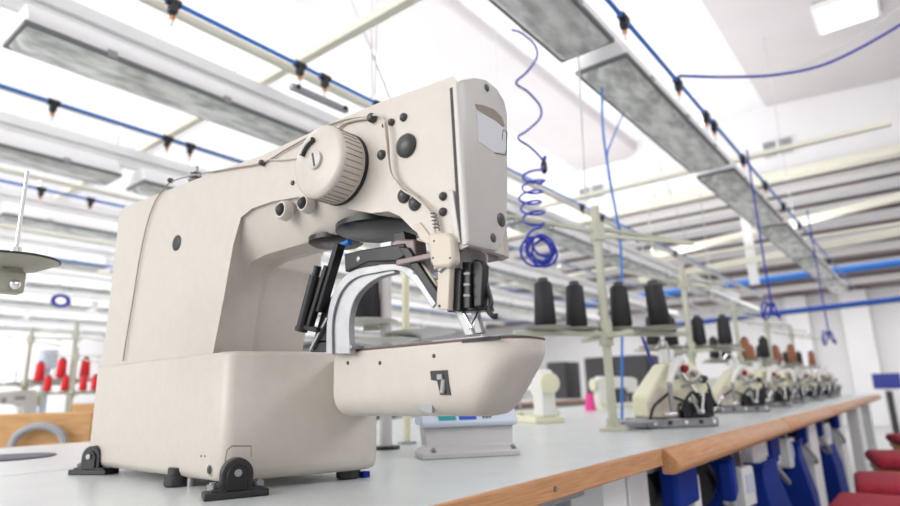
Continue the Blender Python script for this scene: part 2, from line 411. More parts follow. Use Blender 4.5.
for k in range(-2, 5):
    dup(t1, (1.155+1.125*k+1.125, YE+.78*2, 0), PI, 'pale table in the second row, %s from the left' % ordn[k+2].replace('nearest','first'), 'second row of work tables')
for k in range(0, 6):
    dup(t1, (.3+1.125*k, 3.3, 0), 0, 'pale table in the row across the aisle, %s from the left' % ordn[k].replace('nearest','first'), 'third row of work tables')
# small screw in the wooden edge
c = aty(555,489,YE-.009)
MB().cyl((c.x,YE-.009,c.z),(c.x,YE-.0115,c.z),.0035,seg=12).build('screw','steel',t1,off=t1.location)

# ------------------------------------------------------------------ THE BARTACKING MACHINE
O = Vector((.53, .85, T))
mc = thing('sewing_machine', 'large cream bar tacking sewing machine on the table in the foreground', 'sewing machine', O)
def part(mb, name, m, parent=None, **k): return mb.build(name, m, parent or mc, off=O, **k)
SX = .44                                    # side plane of the column and arm
def yz(x, y, X=SX): p = atx(x, y, X); return p.y, p.z
# base housing
fp = [(.438,1.115),(.4285,.735),(.4275,.712),(.430,.700),(.438,.693),(.464,.682),(.508,.660),(.56,.641),(.600,.627),(.620,.627),(.632,.640),(.637,.668),(.640,1.115)]
ctr = Vector((.534,.85,0))
def ringz(z, ins):
    out = []
    for x, y in fp:
        d = Vector((x,y,0))-ctr; k = 1-ins/d.length; p = ctr + d*k; out.append((p.x,p.y,z))
    return out
ZB = .922
bh = part(MB().loft([ringz(.762,.014), ringz(.765,.005), ringz(.771,.001), ringz(.778,0), ringz(ZB-.006,-.0005), ringz(ZB-.002,.002), ringz(ZB,.007)]), 'base_housing', 'paint', ang=50)
# lid seam on the base: thin top plate
# little holes and the recess near the front foot
def sideplug(px, py, X, r, m='plug', dome=.3, name='plug', proud=.003, parent=None, ring=0):
    p = atx(px, py, X); 
    par = parent
    if ring:
        rg = MB().lathe((X+.002,p.y,p.z), [(ring+.0015,0),(ring,-.012*-1*0+.0095),(ring-.0012,.011),(r+.0005,.011),(r,.0075),(0,.0075)], axis=(-1,0,0))
        par = part(rg, 'knob', 'paint', parent, ang=50)
        X = X-.007
    prof = [(r,-.002),(r,proud*.5),(r*.85,proud),(r*.5,proud*(1+dome)),(r*.05,proud*(1+dome*1.4))]
    return part(MB().lathe((X,p.y,p.z), prof, seg=20, axis=(-1,0,0)), name, m, par)
for px in (201,205): sideplug(px,456,.4285,.0012,'seam' if 0 else 'plug',name='vent_hole',proud=.0006)
# cylinder arm (bed)
CX = .515
ZT = .9125
secs = [(.545,.043,.838),(.42,.043,.838),(.352,.043,.838),(.338,.0428,.8395),(.326,.0424,.845),(.314,.0416,.8535),(.302,.0403,.863),(.291,.0383,.872),(.281,.0352,.8795),(.273,.0312,.8855),(.2665,.026,.8905),(.2615,.019,.895),(.2590,.010,.8975)]
secs = [(.300+(y-.259)*.62 if y < .36 else y,w,zb) for y,w,zb in secs]
SH = .007
def bedring(y, w, zb):
    pts = []; n = 14; rr = min(.032, (ZT-zb)*.62); 
    pts.append((CX-w, y, ZT-.0015)); pts.append((CX-w, y, zb+rr))
    for k in range(1, n):
        a = PI + PI*k/n
        cxx = math.cos(a); s_ = math.sin(a)
        ex = math.copysign(abs(cxx)**.62, cxx)
        pts.append((CX + w*ex, y, zb+rr + rr*(-abs(s_)**.85)))
    pts.append((CX+w, y, zb+rr)); pts.append((CX+w, y, ZT-.0015)); pts.append((CX+w-.002, y, ZT)); pts.append((CX-w+.002, y, ZT))
    return pts
part(MB().loft([[(x+.120,y,z) for x,y,z in bedring(.69,.043,.838)],[(x+.088,y,z) for x,y,z in bedring(.65,.043,.838)],[(x+.046,y,z) for x,y,z in bedring(.60,.043,.838)],[(x+.020,y,z) for x,y,z in bedring(.57,.043,.838)],[(x+.006,y,z) for x,y,z in bedring(.555,.043,.838)]]+[bedring(*s) for s in secs]), 'cylinder_bed', 'paint', ang=42)
# bed cover and needle plate
def planring(z, y0, ins):
    pts = [(CX-.043+ins, y0, z)]
    L_ = [(y,w) for y,w,zb in secs if y <= .353+SH]
    for y,w in L_: pts.append((CX-w+ins, y+(ins if w<.03 else 0), z))
    for y,w in reversed(L_): pts.append((CX+w-ins, y+(ins if w<.03 else 0), z))
    pts.append((CX+.043-ins, y0, z)); return pts
part(MB().loft([planring(ZT-.0006,.545,-.0006), planring(ZT+.0014,.545,-.0006)]), 'bed_plate', 'maroon')
part(MB().loft([planring(ZT+.0014,.40,.004), planring(ZT+.0026,.40,.004)]), 'needle_plate', 'steel')
part(MB().box((CX-.0432,(yz(466,342,CX-.043)[0]+yz(496,341,CX-.043)[0])/2,ZT-.0012),(.003,.044,.003)), 'plate_slot', 'shadowgap')
for px, py in ((348,363),(380,363),(434,356)): sideplug(px,py,CX-.0428,.0022,'plug',name='screw',proud=.001)
# window in the bed with mechanism, and notch
p = atx(440,381,CX-.0428)
wn = part(MB().prism([(CX-.0440,*yz(*q,CX-.0440)) for q in ((430,371),(447,370),(450,395),(440,395),(437,381),(431,380))],(.004,0,0)), 'bed_opening', 'shadowgap')
part(MB().box((CX-.0445,yz(442,376)[0]+.0165 if 0 else p.y-.002,p.z+.004),(.004,.006,.005)).cyl((CX-.046,p.y-.005,p.z-.012),(CX-.043,p.y-.005,p.z+.001),.0025), 'hook_lever', 'grey', wn)
part(MB().prism([(CX-.0385,*yz(*q,CX-.0400)) for q in ((414,405),(431,404),(431,413),(424,412))],(.004,0,0)), 'notch', 'grey')
# column and arm, lofted from the side outline
A_px = [(103,362),(120,214),(124,209),(171,191),(215,174),(261,158),(300,140),(339,122),(385,103),(452,79.5),(456,84),(466,244),(461,246),(440,241),(427,236),(414,226),(401,213),(389,208),(372,210),(355,207),(330,200),(300,194),(272,199),(252,206),(240,216),(232,244),(222,300),(211,352)]
A = [yz(*q) for q in A_px]
B = list(A)
def setB(i, y, z): B[i] = (y, z)
zl = 1.056
setB(17, .430, 1.0555); setB(18, .470, zl); setB(19, .52, zl); setB(20, .58, zl); setB(21,.63,zl); setB(22,.695,zl-.001); setB(23,.728,zl-.006); setB(24,.746,zl-.022); setB(25,.755,zl-.055); setB(26,.763,.96); setB(27,.768,.914)
A[0] = (A[0][0], .914); B[0] = A[0]; A[27] = (A[27][0], .914)
mid = []
for i in range(len(A)):
    a, b = A[i], B[i]; mid.append(((a[0]*.45+b[0]*.55), a[1]*.45+b[1]*.55))
def atX(P_, X): return [(X,y,z) for y,z in P_]
def ins(P_, d):
    n = len(P_); out = []
    for i in range(n):
        p0 = Vector(P_[i-1]); p1 = Vector(P_[i]); p2 = Vector(P_[(i+1)%n])
        t = ((p2-p1).normalized()+(p1-p0).normalized()).normalized()
        nrm = Vector((t.y,-t.x)); out.append((p1.x+nrm.x*d, p1.y+nrm.y*d))
    return out
A1 = ins(A, .0035); A2 = ins(A,.001)
hb = part(MB().loft([atX(A1,SX), atX(A2,SX+.0012), atX(A,SX+.004), atX(mid,SX+.016), atX(B,SX+.032), atX(B,SX+.066), atX(ins(B,.004),SX+.070)]), 'arm_housing', 'paint', ang=38)
part(MB().prism([(SX+.05,1.06,.914),(SX+.05,.775,.914),(SX+.05,.764,.96),(SX+.05,.756,1.00),(SX+.05,.747,1.033),(SX+.05,.730,1.05),(SX+.05,.73,1.12),(SX+.05,1.05,1.12)],(.11,0,0)), 'column_cover', 'paint', bevel=.003, seg=2)
# face cover at the head end
YF = yz(455,80)[0]
def fpt(x, y, Y): p = aty(x, y, Y); return (p.x, Y, p.z)
fpx = [(457,82),(463,79),(476,77),(486,79),(497,88),(504,99),(507,112),(508,140),(507.5,205),(506,228),(502,246),(497,251),(486,249),(467,244)]
YC = YF-.010
Fo = [fpt(x,y,YC) for x,y in fpx]
ctf = Vector((sum(p[0] for p in Fo)/len(Fo), 0, sum(p[2] for p in Fo)/len(Fo)))
def fring(y, k):
    out = []
    for p in Fo:
        d = Vector((p[0]-ctf.x,0,p[2]-ctf.z)); d = d*(1+k/d.length); out.append((ctf.x+d.x, y, ctf.z+d.z))
    return out
part(MB().loft([fring(YF+.001,-.003), fring(YF-.005,-.003)]), 'cover_seam', 'shadowgap')
fc = part(MB().loft([fring(YF-.0040,-.0005), fring(YF-.0075,0), fring(YF-.0095,-.001), fring(YC-.0012,-.0045)]), 'face_cover', 'cover', ang=35)
def facedisc(px, py, r, m='plug', name='screw'):
    q = fpt(px,py,YC-.001); return part(MB().lathe((q[0],YC-.0005,q[2]), [(r,-.001),(r,.0012),(r*.7,.0022),(r*.1,.0024)], seg=18, axis=(0,-1,0)), name, m, fc)
facedisc(486.5,88,.0042); facedisc(501,220,.0075,name='plug'); facedisc(493,238,.0048)
yy = YC-.0016
part(MB().prism([fpt(x,y,yy) for x,y in ((475,104),(483,105),(494,109),(502,117),(505,126),(503,127),(497,121),(485,114),(477,109))],(0,.0012,0)), 'take_up_slot', 'cordd', fc)
part(MB().prism([fpt(x,y,yy) for x,y in ((477,112),(485,115),(497,122),(505,129),(507,150),(502,153),(494,152),(478,141))],(0,.0010,0)), 'clear_window', 'label', fc)
part(MB().tube([fpt(x,y,yy) for x,y in ((495,153),(506,155),(507.2,132),(503,130),(502,140))],.0005,seg=6), 'window_edge', 'plug', fc)
# bracket strip under the side screws
part(MB().prism([(SX-.003,*yz(*q)) for q in ((449,190),(455,191),(462,243),(456,244))],(.004,0,0)), 'side_strip', 'cover', bevel=.001)
# underside plate of the head
part(MB().box((SX+.036,YF+.045,A[11][1]-.002),(.060,.09,.006)), 'head_underplate', 'bronze', bevel=.001)
# side plugs, screws
sideplug(407,146,SX,.0135,dome=.5,proud=.005,name='oval_plug')
for px,py,r in ((392,122.5,.0043),(404,117.5,.0048),(382,155,.0058),(443.5,196.5,.0045),(443.5,212,.0045)): sideplug(px,py,SX,r,name='screw',dome=.5)
sideplug(385,126,SX,.0028,name='screw')
for px,py in ((404.5,196),(415.5,203.5)): sideplug(px,py,SX,.0082,dome=.7,proud=.0035,name='dome_plug')
sideplug(177,243,SX,.0125,'black',proud=.002,name='oval_plug')
sideplug(286,211,SX,.0080,'black',dome=.6,proud=.004,ring=.0118,name='button')
sideplug(308,204.5,SX,.0074,'black',dome=.6,proud=.004,ring=.0105,name='button')
sideplug(293,183,SX,.0032,'plug',name='oil_sight',proud=.002)
for px,py,r in ((372,118,.0055),(262.5,163,.0042),(171,180.5,.004)):
    s_ = sideplug(px,py,SX-.003,r,'plug',name='cord_clip',proud=.004); 
# black cap on top and spring tensioner further back
p = atx(377,106,SX+.03); part(MB().lathe((SX+.03,p.y,B[8][1]-.004),[(.012,0),(.012,.010),(.009,.014),(.001,.015)]), 'oil_cap', 'black')
p = atx(196,176,SX+.03)
tn = part(MB().lathe((SX+.03,p.y,A[3][1]+.006),[(.004,-.012),(.004,.012),(.011,.013),(.012,.015),(.004,.017),(.004,.019),(.0105,.020),(.0105,.022),(.004,.024),(.004,.026),(.009,.027),(.009,.029),(.003,.031),(.003,.040),(.001,.041)]), 'thread_tensioner', 'steel')
# hand wheel
wc = atx(316,160.5,SX-.040)
WX = SX-.040
whl = part(MB().lathe((SX+.002,wc.y,wc.z),[(.034,0),(.041,.004),(.0425,.008),(.0425,.036),(.041,.039),(.036,.041),(.012,.042),(.0,.042)][:-1]+[(.001,.042)],seg=64,axis=(-1,0,0)),'hand_wheel','paint',ang=50)
g = MB()
for k in range(40):
    a = 2*PI*k/40
    g.box((SX-.021, wc.y+math.cos(a)*.0425, wc.z+math.sin(a)*.0425),(.024,.0010,.0008), Matrix.Rotation(a,3,'X'))
part(g,'grip_groove','cordd',whl)
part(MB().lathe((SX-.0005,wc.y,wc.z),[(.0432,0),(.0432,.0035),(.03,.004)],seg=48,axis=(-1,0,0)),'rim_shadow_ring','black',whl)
part(MB().lathe((WX,wc.y,wc.z),[(.0105,-.002),(.0105,.0028),(.0095,.0035),(.001,.0035)],axis=(-1,0,0)),'centre_screw','cover',whl)
part(MB().box((WX-.0036,wc.y,wc.z),(.0012,.0022,.017),Matrix.Rotation(-.25,3,'X')),'screw_slot','plug',whl)
part(MB().tube([(WX-.0022,wc.y+.026*math.cos(a),wc.z+.026*math.sin(a)) for a in [.45+.1*k for k in range(11)]],.0030,seg=8),'wheel_slot','shadowgap',whl)
part(MB().tube([(WX-.0042,wc.y+.026*math.cos(a),wc.z+.026*math.sin(a)) for a in [.5+.1*k for k in range(10)]],.0016,seg=8),'slot_liner','cover',whl)
# cables
def cab(px, r, m, name, X=SX-.003, dx=None):
    P_ = [atx(q[0],q[1],(X if len(q)<3 else q[2])) for q in px]
    part(MB().tube(smooth_pts(P_,6),r,seg=8),name,m)
cab([(123,361),(127,335),(133,300),(139,262),(146,228),(154,204),(163,190),(171,182),(190,176),(228,169),(262,163),(285,150),(305,139),(330,125),(350,119),(372,117)],.0011,'cordd','lead')
cab([(262,163),(268,160),(280,160),(298,158)],.0010,'cord','lead')
cab([(337,131),(343,124),(355,120),(372,118)],.0016,'cord','lead')
cab([(372,115),(380,116),(386,124),(388,140),(389,158),(391,172),(396,181),(406,189),(418,198),(429,208),(434,216),(435,226),(435,236)],.0012,'cord','lead',X=SX-.006)
cab([(384,122),(386,140),(388,160),(391,174),(402,189),(413,196),(424,205),(431,213)],.0011,'beige','lead',X=SX-.009)
sp = MB()
P_ = []
pa = atx(433,212,SX-.006); pb = atx(437,230,SX-.006)
for k in range(60):
    q = k/59; a = q*5*2*PI; c = pa.lerp(pb,q); P_.append(c+Vector((.003*math.cos(a),.003*math.sin(a),0)))
part(sp.tube(P_,.0006,seg=6),'cord_spring','plug')

# solenoid/finger guard hanging from the head
def blk(px, X0, X1, name, m, parent=None, bevel=.001):
    """side outline from the photo at plane X0, real thickness to X1"""
    return part(MB().prism([(X0,*yz(*q,X0)) for q in px],(X1-X0,0,0)), name, m, parent, bevel=bevel)
gd = blk(((427,235),(431,232),(446,232),(452,236),(454,262),(448,267),(433,268),(430,262)),SX-.010,SX+.002,'guard_box','beige',bevel=.003)
for q in ((434,241),(433,258),(450,258)): sideplug(*q,SX-.010,.0010,'plug',name='rivet',proud=.0006,parent=gd)
blk(((413,225),(420,222),(432,238),(431,246),(420,240)),SX-.002,SX+.014,'guard_arm','beige')
blk(((438,266),(450,266),(448,310),(436,309)),SX-.004,SX+.004,'finger_lever','beige')
sideplug(439.5,306,SX-.004,.0014,'plug',name='rivet',proud=.001)
part(MB().cyl(atx(436,268,SX),atx(452,266,SX),.0035).cyl(atx(440,271,SX-.004),atx(447,264,SX-.004),.003),'guard_joint','steel')
# black presser mechanism
blk(((450,268),(461,268),(460,311),(450,311)),SX+.004,SX+.016,'presser_block','blackmetal')
blk(((462,262),(470,262),(470,308),(461,309)),SX+.008,SX+.020,'presser_slide','blackmetal')
blk(((470,264),(474,259),(481,260),(484,266),(482,307),(473,308)),SX+.012,SX+.022,'presser_block','blackmetal',bevel=.002)
for y0 in (272,283,294): blk(((463,y0),(469,y0),(469,y0+3),(463,y0+3)),SX+.006,SX+.0085,'adjuster','grey')
cab([(480,268,SX+.02),(485,280,SX+.02),(489,293,SX+.02),(491,303,SX+.018),(489,311,SX+.016),(493,316,SX+.016),(498,316,SX+.018)],.0026,'blackmetal','wiper_lever')
# needle bar, needle and presser feet
nb = aty(486,252,YF+.035)
part(MB().cyl((nb.x-.008,YF+.04,1.008),(nb.x-.008,YF+.04,.972),.0055).cyl((nb.x-.008,YF+.04,.985),(nb.x-.008,YF+.04,.975),.008),'needle_bar','blackmetal')
part(MB().cyl((nb.x-.008,YF+.04,.972),(nb.x-.008,YF+.04,.958),.0038),'needle_clamp','chrome')
part(MB().cyl((nb.x-.008,YF+.04,.960),(nb.x-.008,YF+.04,.916),.0008,seg=8),'needle','chrome')
cab([(479,250,SX+.03),(486,254,SX+.03),(487,262,SX+.03),(483,272,SX+.03),(487,262,SX+.032),(484,285,SX+.03)],.0005,'wire','thread_guide')
part(MB().prism([(SX+.012,*yz(*q,SX+.012)) for q in ((454,310),(461,309),(474,335),(465,336))],(.006,0,0)),'clamp_foot','steel',bevel=.001)
part(MB().prism([(SX+.034,*yz(*q,SX+.034)) for q in ((470,309),(476,309),(483,333),(475,334))],(.006,0,0)),'clamp_foot','steel',bevel=.001)
part(MB().prism([(SX+.020,*yz(*q,SX+.020)) for q in ((446,308),(482,305),(483,310),(447,312))],(.02,0,0)),'clamp_bar','blackmetal',bevel=.001)
part(MB().cyl(atx(464,314,SX+.01),atx(472,328,SX+.01),.0014).cyl(atx(478,312,SX+.03),atx(470,330,SX+.012),.0012),'foot_rod','chrome')
# cast aluminium feed arch
def arch(outer, inner, X0, w, name, m, bevel=.001):
    pts = [(X0,*yz(*q,X0)) for q in outer] + [(X0,*yz(*q,X0)) for q in reversed(inner)]
    n = len(outer); mb = MB(); bm = mb.bm
    F0 = [bm.verts.new(p) for p in pts]; F1 = [bm.verts.new((p[0]+w,p[1],p[2])) for p in pts]; N = len(pts)
    for i in range(n-1):
        j = N-1-i
        bm.faces.new((F0[i],F0[i+1],F0[j-1],F0[j])); bm.faces.new((F1[i+1],F1[i],F1[j],F1[j-1]))
    for i in range(N):
        j = (i+1)%N; bm.faces.new((F0[j],F0[i],F1[i],F1[j]))
    return part(mb,name,m,bevel=bevel,ang=50)
XA_ = SX+.016
def sm2(px,n=4): return [(v.x,v.y) for v in smooth_pts([Vector((a,b,0)) for a,b in px],n)]
arch(sm2([(326,354),(327,320),(332,296),(341,280),(354,270),(372,266),(394,264),(410,268),(424,282),(437,302)]),
     sm2([(332,354),(332,322),(337,300),(345,286),(357,277),(374,273),(394,270),(405,274),(418,287),(432,308)]),XA_,.003,'arch_flange','alu',bevel=.0005)
arch(sm2([(331,354),(331,322),(336,300),(345,286),(357,277),(374,272),(394,269)]),
     sm2([(350,354),(349,324),(352,306),(358,294),(368,284),(380,277),(395,273)]),XA_+.0035,.009,'feed_arch','alu')
cab([(394,252,XA_),(408,256,XA_),(420,264,XA_),(430,275,XA_),(437,287,XA_)],.0028,'beige','link_rod')
cab([(414,272,XA_),(428,276,XA_),(438,278,XA_)],.0022,'steel','link_rod')
# black arms over the arch
ba = blk(((344,254),(360,250),(404,243),(408,254),(396,261),(368,262),(345,272)),XA_-.004,XA_+.016,'black_arm','blackmetal',bevel=.0015)
sideplug(358.5,259,XA_-.004,.0035,'steel',name='screw',proud=.001,parent=ba)
blk(((397,246),(408,247),(444,301),(438,308)),XA_-.006,XA_+.006,'diagonal_arm','blackmetal',bevel=.0015)
blk(((391,243),(396,239),(414,239),(416,256),(410,259),(392,252)),XA_-.002,XA_+.018,'clamp_block','bronze',bevel=.002)
blk(((380,243),(391,241),(391,249),(381,251)),XA_+.002,XA_+.010,'spacer','white')
for (x0,x1,y0,y1,nm) in ((351,416,222,236,'oval_cover'),(320,356,240,248,'oval_cover')):
    xm = SX+.055
    p0 = atx((x0+x1)/2-2,(y0+y1)/2,xm)
    yw = abs(atx(x0,y0,xm).y-atx(x1,y0,xm).y)/2
    part(MB().lathe((xm,p0.y,zl-.004),[(.001,0),(.9*yw,0),(yw,.002),(yw,.008)],seg=32),nm,'blackmetal')
blk(((393,233),(404,231),(406,243),(394,244)),XA_+.008,XA_+.028,'pivot_post','blackmetal')
part(MB().cyl(atx(341,246,XA_+.01),atx(350,242,XA_+.01),.004),'blue_tube_end','blue')
# dampers
d0 = atx(318,266,XA_-.006); d1 = atx(302,327,XA_-.006)
dm = part(MB().cyl(d0.lerp(d1,.16),d1,.0068,seg=20).cyl(d0,d0.lerp(d1,.2),.0045,seg=16),'damper','blackmetal')
part(MB().cyl(d1,d1+(d1-d0).normalized()*.005,.0078),'damper_cap','black',dm)
part(MB().bar(atx(340,244,XA_-.002),atx(320,312,XA_-.002),.008,.012,up=(1,0,0)),'link_bar','blackmetal',bevel=.001)
part(MB().bar(atx(328,266,XA_-.006),atx(310,326,XA_-.006),.006,.009,up=(1,0,0)),'link_bar','blackmetal',bevel=.001)
part(MB().bar(atx(299,326,XA_-.006),atx(318,330,XA_-.006),.006,.006,up=(1,0,0)),'link_foot','blackmetal',bevel=.001)
blk(((310,352),(326,296),(331,300),(329,352)),XA_+.004,XA_+.012,'web_plate','black')
part(MB().bar(atx(311,350,XA_+.001),atx(328,318,XA_+.001),.003,.004,up=(1,0,0)),'web_rib','steel')
part(MB().box((XA_+.014,yz(318,352,XA_)[0],ZB+.003),(.02,.035,.004)).box((XA_+.014,yz(340,352,XA_)[0],ZT+.003),(.02,.03,.005)),'arch_base','steel',bevel=.001)
part(MB().lathe((CX-.005,yz(357,348,CX)[0],ZT),[(.008,0),(.008,.003),(.005,.006),(.001,.007)],seg=18),'bed_screw','black')
# feet: two black hinge brackets and rubber cushions
def hinge(loc, rz, s=1.):
    Rm = Matrix.Rotation(rz,3,'Z'); L_ = Vector(loc)
    def tr(mb, nm, m, par, **k):
        bmesh.ops.transform(mb.bm, matrix=Matrix.Translation(L_)@Rm.to_4x4()@Matrix.Scale(s,4), verts=mb.bm.verts); return part(mb,nm,m,par,**k)
    f = tr(MB().box((0,0,.004),(.072,.030,.008)).box((0,0,.0075),(.058,.024,.007)), 'hinge_foot','black',mc,bevel=.0015)
    pr = [(-.018,-.010,.006)]+[(.018*math.cos(PI-PI*k/12),-.010,.026+.018*math.sin(PI-PI*k/12)) for k in range(13)]+[(.018,-.010,.006)]
    tr(MB().prism(pr,(0,.020,0)),'hinge_ear','black',f,bevel=.0015)
    pr = [(-.012,-.0125,.008)]+[(.012*math.cos(PI-PI*k/12),-.0125,.025+.012*math.sin(PI-PI*k/12)) for k in range(13)]+[(.012,-.0125,.008)]
    tr(MB().prism(pr,(0,.004,0)),'ear_boss','blackmetal',f,bevel=.001)
    tr(MB().cyl((0,-.015,.028),(0,-.012,.028),.0042,seg=12).box((0,-.0148,.028),(.0012,.001,.006)),'pin','steel',f)
    for sx in (-.026,.026):
        tr(MB().cyl((sx,0,.010),(sx,0,.016),.0065,seg=6).cyl((sx,0,.016),(sx,0,.018),.004,seg=12),'bolt','steel',f)
p = atz(236,498); hinge((p.x+.004,p.y+.008,T),-.42)
hinge((.436,1.085,T),-1.15)
for q in ((351,479),(178,487)):
    p = atz(*q); part(MB().lathe((p.x+.004,p.y+.01,T),[(.015,0),(.017,.002),(.017,.012),(.013,.015),(.013,.024)],seg=24),'rubber_foot','black')
p = atz(360,478); part(MB().box((p.x+.008,p.y,T+.004),(.012,.012,.008)),'foot_clip','bluebin',bevel=.001)
# hinge lugs and recess line on the base
sideplug(216,469,.436,.0055,'black',proud=.001,ring=.0075,name='lug_bolt')
p = atx(241,450,.430)
part(MB().tube([aty(x,y,.654).lerp(aty(x,y,.642),.5) for x,y in ((225,462),(227,450),(232,446),(251,446),(251,457))],.0009,seg=6),'recess_line','cordd')
part(MB().cyl((.445,.80,T),(.445,.80,.775),.006),'support_pin','steel')

# ------------------------------------------------------------------ operation panel behind the bed
a = atz(424,460); b = atz(520,455)
dirv = (b-a); W_ = dirv.length; dv = dirv.normalized(); nrm = Vector((dv.y,-dv.x,0))
rz = math.atan2(dv.y, dv.x)
t = thing('operation_panel', 'grey control panel with teal and blue stickers behind the cylinder bed', 'control panel', (a+b)/2, rz)
W_ = W_*.96
MB().loft([[(-W_/2-.008,-.004,0),(W_/2+.004,-.004,0),(W_/2+.004,.07,0),(-W_/2-.008,.07,0)],[(-W_/2-.008,-.004,.010),(W_/2+.004,-.004,.010),(W_/2+.004,.07,.010),(-W_/2-.008,.07,.010)],
  [(-W_/2+.004,.012,.020),(W_/2-.004,.012,.020),(W_/2-.004,.065,.020),(-W_/2+.004,.065,.020)],[(-W_/2,.020,.052),(W_/2,.020,.052),(W_/2,.065,.058),(-W_/2,.065,.058)]]).build('stand','panelg',t,bevel=.002)
hd = MB().loft([[(-W_/2-.004,.010,.052),(W_/2+.004,.010,.052),(W_/2+.004,.075,.056),(-W_/2-.004,.075,.056)],[(-W_/2-.006,.006,.060),(W_/2+.006,.006,.060),(W_/2+.006,.08,.06),(-W_/2-.006,.08,.06)],[(-W_/2-.004,.055,.118),(W_/2+.004,.055,.118),(W_/2+.004,.08,.118),(-W_/2-.004,.08,.118)]]).build('housing','lcd',t,bevel=.003)
def onface(u, v, du, dv_, nm, m):
    # face plane from (y .006,z .060) to (y .055,z .118)
    y = .006+.049*v; z = .060+.058*v
    MB().box((u,y-.0008,z),(du,.0015,dv_),Matrix.Rotation(-math.atan2(.049,.058),3,'X')).build(nm,m,hd)
onface(-.042,.16,.032,.012,'teal_sticker','teal'); onface(-.004,.16,.032,.012,'blue_sticker','bsticker')
for u in (.026,.032,.038): onface(u,.16,.004,.008,'button','plug')
onface(.075,.34,.008,.008,'sticker','orange'); onface(0,.70,.12,.03,'screen','label')
for u in (-W_/2+.014, W_/2-.008): MB().cyl((u,-.002,.012),(u,.004,.016),.004,seg=12).build('screw','steel',t)

# ------------------------------------------------------------------ small plate at far left of the table
p = atz(8,458)
t = thing('drip_plate', 'thin dark purple grey plate lying on the table at the left edge', 'plate', p)
MB().lathe((0,0,0),[(.085,0),(.09,.002),(.088,.003),(.06,.0035)],seg=40).build('disc',mat('purple_grey',(.13,.11,.15),.8),t)

# ------------------------------------------------------------------ round spool tray at far left
pc = aty(14,262,.72); pc = CAM + ray(14,264)*.86
t = thing('spool_tray', 'round thread tray on a steel rod in the upper left corner of view', 'thread stand', (pc.x,pc.y,T))
z = pc.z-T
MB().lathe((0,0,z),[(.001,-.006),(.024,-.006),(.043,.003),(.045,.004),(.043,.0055),(.03,-.002),(.001,-.002)],seg=48).build('tray','tray',t)
MB().lathe((0,0,z),[(.0435,.0035),(.046,.004),(.046,.006),(.0435,.0065)],seg=48).build('rim','black',t)
MB().cyl((0,0,z),(0,0,z+.115),.0022,seg=12).cyl((0,0,z+.0),(0,0,z+.02),.006,seg=12).build('spool_pin','chrome',t)
MB().box((-.004,0,z-.022),(.030,.022,.026)).cyl((0,0,z-.03),(0,0,z-.004),.010,seg=16).build('clamp','tray',t,bevel=.003)
MB().ball((0,-.014,z-.026),.006).build('clamp_screw','chrome',t)
MB().cyl((0,0,z-.024),(-.55*.79,.55*.61,z-.036),.006,seg=12).build('arm','olive',t)
q = Vector((-.55*.79,.55*.61,0))
MB().cyl((q.x,q.y,0),(q.x,q.y,z+.3),.010,seg=14).build('pole','olive',t); MB().cyl((q.x,q.y,0),(q.x,q.y,.012),.03,seg=20).build('base_flange','olive',t)

# ------------------------------------------------------------------ thread stands
def make_stand(cols=4):
    t = thing('thread_stand', '', 'thread stand')
    MB().cyl((0,0,0),(0,0,.57),.011,seg=16).build('pole','olive',t)
    MB().lathe((0,0,0),[(.035,0),(.035,.006),(.016,.012),(.016,.03),(.001,.03)]).build('base_flange','olive',t)
    MB().box((0,0,.235),(.5,.016,.012)).box((0,0,.228),(.018,.22,.012)).build('tray_bar','olive',t,bevel=.002)
    MB().cyl((0,0,.205),(0,0,.265),.018,seg=16).build('collar','olive',t)
    for x,y in TR:
        d = MB().lathe((x,y,.242),[(.001,0),(.03,0),(.058,.006),(.060,.008),(.03,.003),(.001,.003)],seg=28).build('tray','tray',t)
        MB().cyl((x,y,.24),(x,y,.32),.003,seg=8).cyl((x,y,.245),(x,y,.255),.012,seg=14).build('spool_pin','steel',d)
    MB().box((0,0,.50),(.03,.03,.05)).build('clamp','olive',t,bevel=.003)
    MB().bar((0,0,.50),(-.24,.05,.545),.014,.008).build('guide_arm','olive',t); MB().bar((0,0,.51),(.26,.05,.505),.014,.008).build('guide_arm','olive',t)
    MB().bar((0,0,.49),(.20,-.12,.45),.012,.008).build('guide_arm','olive',t)
    for x,y,z in ((-.22,.046,.538),(-.12,.025,.52),(.14,.027,.505),(.24,.046,.503)):
        MB().tube([(x+.008*math.cos(a),y,z-.010+.008*math.sin(a)) for a in [2*PI*k/12 for k in range(12)]],.0015,seg=6,closed=True).build('thread_eye','steel',t)
    return t
TR = [(-.165,.0),(-.062,.03),(.062,.02),(.150,-.02)]
def make_cone(m, h=.105, r0=.027, r1=.022):
    t = thing('thread_cone','', 'thread cone')
    MB().lathe((0,0,0),[(r0*.9,0),(r0,.004),(r1,h-.004),(r1*.85,h),(.001,h)],seg=24).build('thread',m,t)
    MB().lathe((0,0,h-.001),[(r1*.62,0),(r1*.55,.012),(r1*.35,.013),(.001,.013)],seg=16).build('cone_core','dark',t)
    return t
stand0 = make_stand(); used_s = [False]
protoC = {}
def cone(m, loc, lab, grp, tilt=0, s=1):
    if m not in protoC:
        c = make_cone(m); protoC[m] = c; c.location = loc; c['label'] = lab; c['group'] = grp; c.scale=(s,)*3
        reg = dup  # children registered on the first copy
    else: c = dup(protoC[m], loc, 0, lab, grp, sc=s)
    if tilt: c.rotation_euler = (0,tilt,0)
    return c
